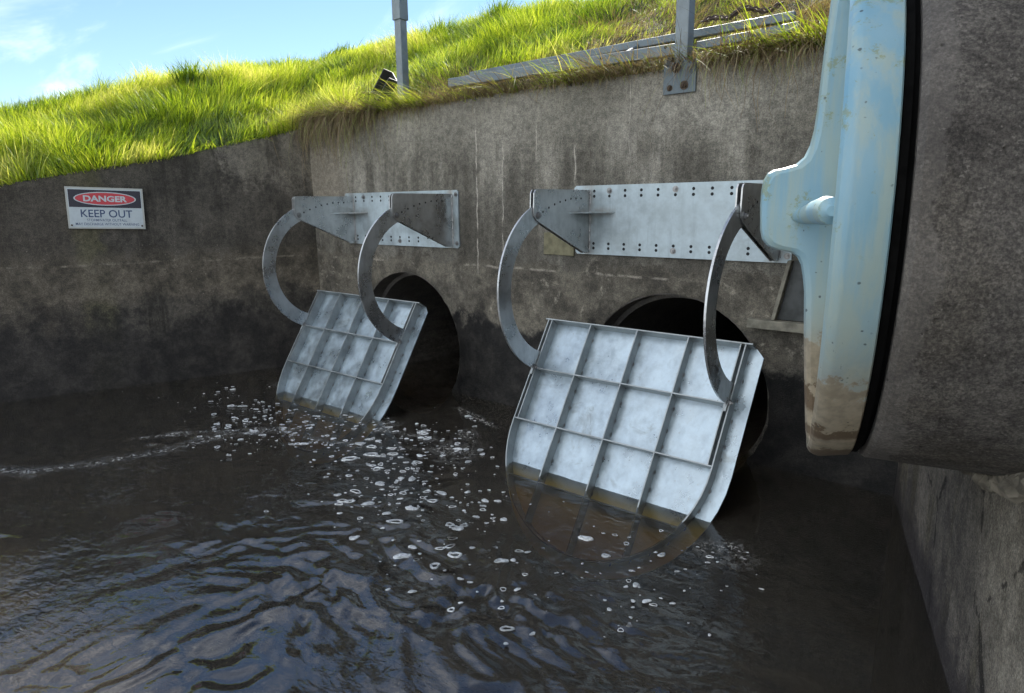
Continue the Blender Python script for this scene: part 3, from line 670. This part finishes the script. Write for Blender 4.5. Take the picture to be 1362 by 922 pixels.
def make_gate():
    t = empty('flap_gate', (CX[1], Y0, 0))
    F2 = lambda p, h: (p[0], p[1], h)
    # mounting plate on the headwall
    mb = MB(); mb.prism([(-.75, 1.275), (-.735, 1.26), (.72, 1.26), (.735, 1.275), (.735, 1.715), (.72, 1.73), (-.75, 1.73), (-.765, 1.715)], lambda p, h: (p[0], h, p[1]), -.004, -.016)
    mp = mb.build('mounting_plate', M_plate, t)
    mb = MB()
    for i in range(11):
        x = -.60+i*.1205
        if abs(abs(x)-.65) < .03: continue
        for dx, z in ((0, 1.692), (-.034, 1.657), (0, 1.657), (0, 1.336), (-.034, 1.336), (0, 1.304)):
            if (i, z) in ((1, 1.692), (5, 1.692), (5, 1.304), (8, 1.304)): continue
            mb.cyl((x, -.0158, z), (0, -1, 0), .0102, .0009, 12)
    absorb(mp, mb, M_hole)
    for i, z in ((1, 1.692), (5, 1.692), (5, 1.304)):
        MB().bolt((-.60+i*.1205, -.016, z), (0, -1, 0), .013).build('bolt', M_bolt, mp)
    for x, z in ((.712, 1.30), (.712, 1.695), (-.745, 1.69)): MB().bolt((x, -.016, z), (0, -1, 0), .012).build('bolt', M_bolt, mp)
    # pairs of wing plates standing off the mounting plate
    prof = [(-.0165, 1.70), (-.61, 1.70), (-.635, 1.695), (-.65, 1.675), (-.655, 1.56), (-.65, 1.535), (-.62, 1.505), (-.075, 1.272), (-.0165, 1.272)]
    arc = [(-.561, 1.56), (-.498, 1.585), (-.435, 1.605), (-.375, 1.621), (-.313, 1.631), (-.251, 1.641), (-.191, 1.643), (-.13, 1.643)]
    for sx in (-1, 1):
        for side in (-1, 1):
            xc = sx*.65+side*.013
            wp = MB().prism(prof, lambda p, h: (h, p[0], p[1]), xc-.004, xc+.004).build('wing_plate', M_wing, t)
            if side == 1:       # outer faces that show their holes, weld, pin
                mb = MB()
                for a in arc: mb.cyl((xc+.004, a[0], a[1]), (1, 0, 0), .0075, .0008, 12)
                absorb(wp, mb, M_hole)
                MB().bolt((xc+.0045, -.612, 1.538), (1, 0, 0), .015).build('hinge_bolt', M_bolt, wp)
                mb = MB()
                pts = [(xc+.006, -.018, z) for z in np.linspace(1.29, 1.69, 26)]
                mb.tube(pts, [.004+.0025*(i % 4 == 0)+.001*rng.random() for i in range(26)], 6); absorb(wp, mb, M_bolt)
            else:
                MB().bolt((xc-.0045, -.612, 1.538), (-1, 0, 0), .015).build('hinge_bolt', M_bolt, wp)
        x0 = sx*.65-sx*.017
        gus = MB().prism([(x0+.0 if sx < 0 else x0, -.0165), (x0-sx*.20, -.0165), (x0, -.27)], lambda p, h: (p[0], p[1], h), 1.544, 1.553).build('gusset', M_plate, t, .001)
        # C-shaped swing arm between the two plates
        cyy, czz = 3.50-Y0, 1.075
        a0 = math.atan2(1.545-czz, 3.31-Y0-cyy); a1 = math.atan2(.575-czz, 3.30-Y0-cyy)
        a0 %= 2*math.pi; a1 %= 2*math.pi
        aa = np.linspace(a0-.07, a1+.07, 40)
        P_ = [(cyy+.562*math.cos(a), czz+.562*math.sin(a)) for a in aa]; Q_ = [(cyy+.442*math.cos(a), czz+.442*math.sin(a)) for a in aa]
        arm = MB().strip(P_, Q_, sx*.65-.0065, sx*.65+.0065, lambda p, h: (h, p[0], p[1])).build('swing_arm', M_arm, t, .0015)
    # gate leaf
    leaf = MB(gT).prism(arc_outline(GW, GW, 0, .72, .045), F2, -.083, -.075).build('gate_leaf', M_gate, t)
    MB(gT).box((-.69, -.004, -.0745), (.70, .004, .0)).build('top_bar', M_rib, leaf, .001)
    # side frame following the curved edge
    def fpath(w): return [(-w, .005), (-w, .35)]+[(-w, .70)]+[(w*math.cos(a), .72+w*math.sin(a)) for a in np.linspace(math.pi, 0, 30)]+[(w, .70), (w, .35), (w, .005)]
    MB(gT).strip(fpath(FW), fpath(FW-.008), -.0745, .001, F2).build('side_frame', M_rib, leaf, .001)
    for sx in (-1, 1):
        MB(gT).box((min(sx*.634, sx*.640), .006, -.0745), (max(sx*.634, sx*.640), .70, -.001)).build('inner_stiffener', M_rib, leaf)
        MB(gT).box((sx*.65-.009, .30, -.05), (sx*.65+.009, .40, .012)).build('hinge_lug', M_rib, leaf, .003)
        MB(gT).bolt((sx*.65+.0095, .345, -.004), (1, 0, 0), .014).build('hinge_bolt', M_bolt, leaf)
    for x in (-.332, 0, .332):
        L = .72+math.sqrt(FW**2-x*x)-.01
        MB(gT).box((x-.0035, .0045, -.0745), (x+.0035, L, -.0015)).build('upright_rib', M_rib, leaf)
    for k in (1, 2, 3):
        s_ = k*RS; w = FW-.009 if s_ < .72 else math.sqrt((FW-.009)**2-(s_-.72)**2)
        MB(gT).box((-w, s_-.0035, -.0743), (w, s_+.0035, -.0005)).build('cross_rib', M_rib, leaf)
    # stitch welds: small bright beads beside ribs
    mb = MB(gT)
    for x in (-.332, 0, .332, .668):
        for k in range(3):
            for f in (.25, .6, .85):
                s_ = (k+f)*RS+rng.uniform(-.02, .02)
                if x > .6 and s_ > .7: continue
                mb.tube([(x+.006, s_-.012, -.072), (x+.008, s_, -.069), (x+.006, s_+.012, -.072)], [.002, .0045, .002], 6)
    for a in np.linspace(.15, 1.2, 7):
        x, s_ = (FW+.004)*math.cos(a), .72+(FW+.004)*math.sin(a); mb.tube([(x, s_-.012, -.072), (x+.001, s_, -.069), (x-.004, s_+.012, -.072)], [.002, .0045, .002], 6)
    absorb(leaf, mb, M_bolt)
    return t
def copy_tree(o, parent=None):
    c = o.copy(); COL.objects.link(c); c.parent = parent
    for ch in [x for x in o.children]: copy_tree(ch, c)
    return c
g1 = make_gate()
tag(g1, 'larger nearer steel flap gate hanging open over the right culvert beside the blue valve', 'flap gate', 'steel flap gates on the headwall')
bpy.context.view_layer.update()
g2 = copy_tree(g1); g2.location = (-4.53, Y0, 0)
tag(g2, 'farther steel flap gate hanging open over the left culvert, next to the stained wing wall', 'flap gate', 'steel flap gates on the headwall')

# ------------------------------------------------------------------ round concrete stub and the old blue valve seen edge-on
c0 = Vector((-.0637, 2.317, 0)); Tt_ = Vector((tR[0], tR[1], 0)); Nn = Vector((NR[0], NR[1], 0)); ZC = 1.539
def dT(off, d, z): return c0+Tt_*off+Nn*d+Vector((0, 0, z))       # off along the wall (away from camera +), d out of the wall
def revolve(mb, prof, n=128, jit=None):
    rings = []
    for i_, (d, r) in enumerate(prof):
        rings.append([mb.bm.verts.new(dT(math.cos(2*math.pi*i/n)*(r+(jit(i, i_) if jit else 0)), d, ZC+math.sin(2*math.pi*i/n)*(r+(jit(i, i_) if jit else 0)))) for i in range(n)])
    for a, b_ in zip(rings, rings[1:]):
        for i in range(n): mb.bm.faces.new((a[i], a[(i+1) % n], b_[(i+1) % n], b_[i]))
    return rings
cp = empty('pipe_stub', dT(0, 0, .83)); tag(cp, 'thick round concrete pipe stub jutting from the right wing wall, closed by the blue valve', 'pipe')
bpy.context.view_layer.update()
def parent_keep(o, p): o.parent = p; o.matrix_parent_inverse = p.matrix_world.inverted(); return o
mb = MB(); jn = np.random.default_rng(3).normal(0, 1, 400)
def jit(i, k): return (vnoise(np.array([i*.13]), np.array([k*.37]), 1, 5)[0]-.5)*(.016 if k in (3, 4) else .006)
revolve(mb, [(-.15, .70), (.1, .70), (.25, .70), (.30, .702), (.352, .697), (.365, .686), (.366, .60), (.30, .59), (-.1, .59)], 160, jit)
for f in mb.bm.faces: f.smooth = True
parent_keep(mb.build('pipe_barrel', M_pipe), cp)
mb = MB(); rr_ = np.random.default_rng(9)
for i in range(95):
    a = R(180+rr_.uniform(-10, 115)); r = .70+rr_.uniform(.0, .03); p = dT(-0+math.cos(a)*-r*-1, .0+abs(rr_.normal(0, .018)), ZC+math.sin(a)*r)
    q = bmesh.ops.create_icosphere(mb.bm, subdivisions=2, radius=rr_.uniform(.018, .04), matrix=Matrix.Translation(p))
    for v in q['verts']: v.co += Vector((rr_.normal(), rr_.normal(), rr_.normal()))*.004
parent_keep(mb.build('mortar_collar', M_mortar), cp)
bv = empty('blue_flap_valve', dT(0, .42, .83)); tag(bv, 'big round pale blue valve door with silt stained lower rim on the concrete stub', 'valve')
bpy.context.view_layer.update()
mb = MB(); revolve(mb, [(.3665, .668), (.378, .668), (.3785, .684), (.394, .684), (.3945, .63)], 128)
parent_keep(mb.build('rubber_seal', M_black), bv)
mb = MB(); rg = revolve(mb, [(.3965, .50), (.3965, .690), (.400, .695), (.474, .709), (.489, .706), (.499, .700), (.506, .689), (.506, .680), (.484, .680), (.478, .4), (.478, .2), (.478, .02)], 160)
mb.bm.faces.new(rg[0][::-1]); mb.bm.faces.new(rg[-1])
for f in mb.bm.faces: f.smooth = True
disc = parent_keep(mb.build('valve_door', M_blue), bv)
prof = [(.49, 2.235), (.53, 2.215), (.543, 2.16), (.549, 2.05), (.553, 1.95), (.556, 1.86), (.560, 1.80), (.567, 1.76), (.580, 1.728), (.602, 1.708), (.635, 1.699), (.660, 1.695), (.675, 1.686), (.685, 1.667), (.689, 1.64), (.690, 1.60), (.685, 1.52), (.678, 1.492), (.662, 1.474), (.640, 1.464),
        (.597, 1.456), (.577, 1.443), (.565, 1.42), (.557, 1.385), (.550, 1.34), (.540, 1.2), (.527, 1.05), (.513, .91), (.503, .865), (.49, .85), (.47, .845)]
mb = MB(); sm = []
offs = [(-.15, -.02), (-.142, -.006), (-.125, 0), (0, 0), (.125, 0), (.142, -.006), (.15, -.02)]
rows = [[mb.bm.verts.new(dT(o_, max(.47, d+dd*(1 if d > .5 else 0)), z+(dd*.6 if z > 1.58 else -dd*.6)*(1 if 1.3 < z < 1.9 else 0))) for d, z in prof] for o_, dd in offs]
for a, b_ in zip(rows, rows[1:]):
    for k in range(len(prof)-1): mb.bm.faces.new((a[k], a[k+1], b_[k+1], b_[k]))
mb.bm.faces.new(rows[0][::-1]); mb.bm.faces.new(rows[-1])
for f in mb.bm.faces:
    if len(f.verts) == 4: f.smooth = True
parent_keep(mb.build('hub_rib', M_blue), bv)
mb = MB(); mb.tube([dT(-.10, .60, 1.56), dT(-.2, .565, 1.565), dT(-.3, .535, 1.575), dT(-.40, .515, 1.58), dT(-.50, .505, 1.58), dT(-.52, .505, 1.58)], [.012, .024, .032, .036, .032, .012], 20)
for f in mb.bm.faces: f.smooth = True
parent_keep(mb.build('pivot_lug', M_blue), bv)

# ------------------------------------------------------------------ danger sign on the left wing wall
sg = empty('danger_sign', (0, 0, 0)); e1 = Vector((.3453, .9385, 0)); nL = Vector((.9385, -.3453, 0))
A0 = Vector((-6.546, 1.962, 1.448)); eU = Vector((0, 0, 1)); e1t = (e1*1.0+Vector((0, 0, -.035))).normalized(); eUt = (eU+e1*.035*1).normalized()
SW, SH = .577, .352
def sT(p): return A0+e1t*p[0]+eUt*p[1]+nL*(.014+p[2])
tag(sg, 'white DANGER KEEP OUT sign with a red oval, screwed to the dark left wing wall', 'sign', None)
def colm(n, c, r=.45): return simple(n, c, r, 0, .05, 30, .03)
mW = colm('sign_white', (.46, .52, .54)); mN = colm('sign_navy', (.022, .022, .035)); mRd = colm('sign_red', (.50, .045, .06)); mB = colm('sign_blue_ink', (.03, .06, .14)); mFr = colm('sign_cream_edge', (.42, .43, .39))
MB(sT).box((0, 0, -.003), (SW, SH, 0)).build('sign_board', mFr, sg, .001)
MB(sT).box((.014, .012, .0002), (SW-.014, SH-.014, .0012)).build('sign_face', mW, sg)
MB(sT).box((.020, .182, .0014), (SW-.020, SH-.022, .0020)).build('danger_panel', mN, sg)
def ell(cx, cy, a, b_): return [(cx+a*math.cos(t), cy+b_*math.sin(t)) for t in np.linspace(0, 2*math.pi, 48, endpoint=False)]
F2 = lambda p, h: (p[0], p[1], h)
MB(sT).prism(ell(SW/2, .257, .232, .058), F2, .0022, .0028).build('oval_border', mW, sg)
MB(sT).prism(ell(SW/2, .257, .222, .050), F2, .0030, .0036).build('red_oval', mRd, sg)
def text(s_, cx, cy, w, h, z, mat, name, fat=0.):
    cu = bpy.data.curves.new('t', 'FONT'); cu.body = s_; cu.size = 1; cu.offset = fat; cu.extrude = .0; cu.resolution_u = 3
    o = bpy.data.objects.new('t', cu); COL.objects.link(o); bpy.context.view_layer.update()
    me = bpy.data.meshes.new_from_object(o.evaluated_get(bpy.context.evaluated_depsgraph_get())); bpy.data.objects.remove(o)
    co = np.zeros(len(me.vertices)*3); me.vertices.foreach_get('co', co); co = co.reshape(-1, 3)
    mn, mx = co.min(0), co.max(0)
    for v in me.vertices:
        v.co = sT(((v.co.x-(mn[0]+mx[0])/2)/(mx[0]-mn[0])*w+cx, (v.co.y-(mn[1]+mx[1])/2)/(mx[1]-mn[1])*h+cy, z))
    me.materials.clear(); return link(name, me, mat, sg)
text('DANGER', SW/2, .257, .325, .052, .0040, mW, 'danger_lettering', .035)
text('KEEP OUT', SW/2+.002, .130, .385, .066, .0016, mB, 'keep_out_lettering', .012)
text('STORMWATER OUTFALL', SW/2, .074, .30, .022, .0016, mB, 'stormwater_lettering', .004)
text('MAY DISCHARGE WITHOUT WARNING', SW/2+.003, .040, .475, .022, .0016, mB, 'warning_lettering', .004)
for x, y in ((.026, .028), (SW-.026, .028)): MB(sT).cyl((x, y, .001), (0, 0, 1), .008, .004, 12).build('screw', M_rust, sg)

# ------------------------------------------------------------------ posts, handrail, chain, bits on the crest
def post(x, y, z0, z1, w, zs, label):
    t = empty('barrier_post', (x, y, z0)); tag(t, label, 'post', 'galvanised posts on the headwall crest')
    h = w/2; MB().box((-h, -h, 0), (h, h, z1-z0)).build('shaft', M_post, t, .006)
    k = h+.011; MB().box((-k, -k, zs-z0), (k, k, z1-z0+.02)).build('sleeve', M_post, t, .005)
    return t
pl_ = post(-4.555, 4.055, 2.38, 4.3, .076, 3.155, 'slim galvanised post farther away, rising from the grass above the left gate')
pr_ = post(-1.905, 3.985, 2.425, 4.6, .086, 3.3, 'galvanised post standing above the bolted plate, right of the folded handrail')
bp = MB().box((-2.0+1.905, -.016+Y0-3.985, 2.262-2.425), (-1.787+1.905, -.004+Y0-3.985, 2.447-2.425)).build('base_plate', M_rail, pr_, .002)
bp.data.materials[0] = M_rail
for x, z, r in ((-1.915, 2.41, .019), (-1.86, 2.305, .017), (-1.955, 2.298, .012)): 
    MB().bolt((x+1.905, -.016+Y0-3.985, z-2.425), (0, -1, 0), r).build('anchor_bolt', M_rust, bp)
MB().box((-.075, -.075, .0), (-.045, -.02, .055)).build('clamp', M_dark, pr_, .003)

hr = empty('folded_handrail', (-2.9, 4.15, 2.5)); tag(hr, 'galvanised two-rail handrail folded down flat on the crest, overgrown by grass', 'handrail')
def rail(p, q, w, h, nm):
    p, q = Vector(p)-hr.location, Vector(q)-hr.location; d = (q-p).normalized(); s_ = Vector((-d.y, d.x, 0)).normalized(); u = d.cross(s_)
    if u.z < 0: u = -u
    mb = MB(); A = [mb.bm.verts.new(e+s_*a*w/2+u*c*h/2) for e in (p, q) for a, c in ((-1,-1),(1,-1),(1,1),(-1,1))]
    for f in ((0,1,2,3),(7,6,5,4),(0,4,5,1),(1,5,6,2),(2,6,7,3),(3,7,4,0)): mb.bm.faces.new([A[i] for i in f])
    return mb.build(nm, M_rail, hr, .006)
rail((-3.98, 4.05, 2.582), (-1.96, 4.05, 2.545), .05, .07, 'rail'); rail((-3.9, 4.22, 2.655), (-1.33, 4.22, 2.66), .045, .05, 'rail')
rail((-1.85, 4.06, 2.545), (-1.25, 4.06, 2.56), .05, .05, 'rail')
for x in (-3.7, -3.0, -2.35): rail((x, 4.07, 2.58), (x, 4.21, 2.645), .03, .03, 'cross_bar')
for i, x in enumerate((-2.52, -2.05)): MB().cyl((x-hr.location.x, 4.024-hr.location.y, 2.565-hr.location.z), (0, -1, 0), .009, .002, 10).build('bolt_hole', M_hole, hr)

mb = MB(); pts = []
for i in range(26):
    f = i/25; pts.append(Vector((-1.86+f*.46, 4.165+.035*math.sin(f*9)+.02*f, 2.715+.012*math.sin(f*14)+.015*f)))
for i, p in enumerate(pts[:-1]):
    d = (pts[i+1]-p).normalized(); rot = d.to_track_quat('X', 'Z').to_matrix() @ Matrix.Rotation((i % 2)*math.pi/2+.3, 3, 'X')
    mb.torus(p, .0125, .0048, rot, 12, 8, 1.6)
ch = mb.build('chain', M_chain, smooth=True); tag(ch, 'rusty chain draped over the end of the folded handrail right of the post', 'chain')

# tipped dark steel offcut in the grass, left of the slim post
so = empty('steel_channel_offcut', (-4.90, 4.06, 2.56)); so.rotation_euler = (R(-14), R(38), R(-12)); tag(so, 'dark steel channel offcut poking out of the grass left of the slim post', 'metal scrap')
MB().box((-.07, -.05, 0), (-.062, .05, .25)).build('side_flange', M_dark, so, .002); MB().box((.055, -.05, 0), (.063, .05, .235)).build('side_flange', M_dark, so, .002)
MB().prism([(-.0615, 0), (.0545, 0), (.0545, .235), (-.0615, .25)], lambda p, h: (p[0], h, p[1]), .04, .05).build('web', M_dark, so, .001)

# old shelf bracket between the right gate and the blue valve
sb = empty('shelf_bracket', (-1.2, Y0, .9)); tag(sb, 'weathered T shaped steel bracket on the headwall, half hidden behind the blue valve', 'bracket')
MB().box((-.165, -.075, -.03), (.75, -.012, .025)).build('shelf_bar', M_old, sb, .004)
MB().prism([(-.03, .028), (-.008, .028), (.062, .378), (.04, .378)], lambda p, h: (p[0], h, p[1]), -.065, -.012).build('strut', M_old, sb, .003)
MB().prism([(-.006, .028), (.75, .028), (.75, .378), (.064, .378)], lambda p, h: (p[0], h, p[1]), -.02, -.012).build('backing_panel', M_dark, sb, .002)
# patch of old mortar under the left wing of the right gate
mp_ = MB().prism([(-2.93, 1.245), (-2.66, 1.24), (-2.655, 1.41), (-2.925, 1.405)], lambda p, h: (p[0], h, p[1]), Y0-.012, Y0+.02).build('mortar_patch', M_patch, None, .003)
tag(mp_, 'flat olive tan mortar patch on the headwall beside the right gate bracket', 'patch')

# ------------------------------------------------------------------ light, sky, camera
EL, SAZ = R(36), R(-24)
sun = bpy.data.lights.new('sun', 'SUN'); sun.energy = 5.0; sun.angle = R(.5); sun.color = (1, .94, .85)
so_ = bpy.data.objects.new('sun', sun); COL.objects.link(so_)
S = Vector((math.sin(SAZ)*math.cos(EL), math.cos(SAZ)*math.cos(EL), math.sin(EL)))
so_.rotation_euler = S.to_track_quat('Z', 'Y').to_euler()
w = bpy.data.worlds.new('World'); sc.world = w; w.use_nodes = True; nt = w.node_tree; nt.nodes.clear(); g = G(nt)
sky = g.n('ShaderNodeTexSky', sky_type='NISHITA', sun_disc=False); sky.sun_elevation = EL; sky.sun_rotation = SAZ; sky.air_density = 1.; sky.dust_density = 0.; sky.ozone_density = 3.2
tc = g.n('ShaderNodeTexCoord').outputs['Generated']; x, y, z = g.sep(tc)
zz = g.m('ADD', g.m('ABSOLUTE', z), .12); cv = g.comb(g.m('DIVIDE', x, zz), g.m('DIVIDE', y, zz), 0.)
cn = g.noise(g.scale(cv, (.5, 1.1, 1)), 1.3, 6, .6, .6)
# thin wisps ahead, broken unseen cloud added behind the viewer to fill the shade
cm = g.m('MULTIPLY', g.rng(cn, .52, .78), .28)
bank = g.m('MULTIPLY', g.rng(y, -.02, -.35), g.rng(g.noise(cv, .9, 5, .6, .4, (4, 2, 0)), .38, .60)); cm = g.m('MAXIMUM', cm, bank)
high = g.m('MULTIPLY', g.m('MULTIPLY', g.rng(x, -.35, -.7), g.rng(z, .55, .7)), g.rng(g.noise(cv, 1.6, 5, .6, .4, (1, 7, 0)), .35, .6, .1, .6)); cm = g.m('MAXIMUM', cm, high)  # unseen cloud added high on the left for its pale reflection in the water
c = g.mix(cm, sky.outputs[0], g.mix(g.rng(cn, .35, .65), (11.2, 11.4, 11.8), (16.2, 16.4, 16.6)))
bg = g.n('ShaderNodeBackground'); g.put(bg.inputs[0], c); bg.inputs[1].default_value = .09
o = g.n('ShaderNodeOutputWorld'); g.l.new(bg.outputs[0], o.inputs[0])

cam = bpy.data.cameras.new('camera'); cam.sensor_width = 36; cam.lens = 866.15/1362*36; cam.clip_start = .05; cam.clip_end = 2000
co = bpy.data.objects.new('camera', cam); COL.objects.link(co); sc.camera = co
yaw, p, r = R(-39.6095), R(12.204), R(-.60527)
f = Vector((math.sin(yaw)*math.cos(p), math.cos(yaw)*math.cos(p), -math.sin(p))); s_ = Vector((math.cos(yaw), -math.sin(yaw), 0)); u = s_.cross(f)
s2 = s_*math.cos(r)+u*math.sin(r); u2 = u*math.cos(r)-s_*math.sin(r)
co.matrix_world = Matrix(((s2.x, u2.x, -f.x, 0), (s2.y, u2.y, -f.y, 0), (s2.z, u2.z, -f.z, 1.6), (0, 0, 0, 1)))
vs = sc.view_settings; vs.view_transform = 'Standard'; vs.look = 'None'; vs.gamma = 1; vs.exposure = 1.02; vs.use_curve_mapping = False
sc.cycles.max_bounces = 4; sc.cycles.diffuse_bounces = 2; sc.cycles.glossy_bounces = 2; sc.cycles.transmission_bounces = 3; sc.cycles.transparent_max_bounces = 8; sc.cycles.use_adaptive_sampling = True; sc.cycles.adaptive_threshold = .03
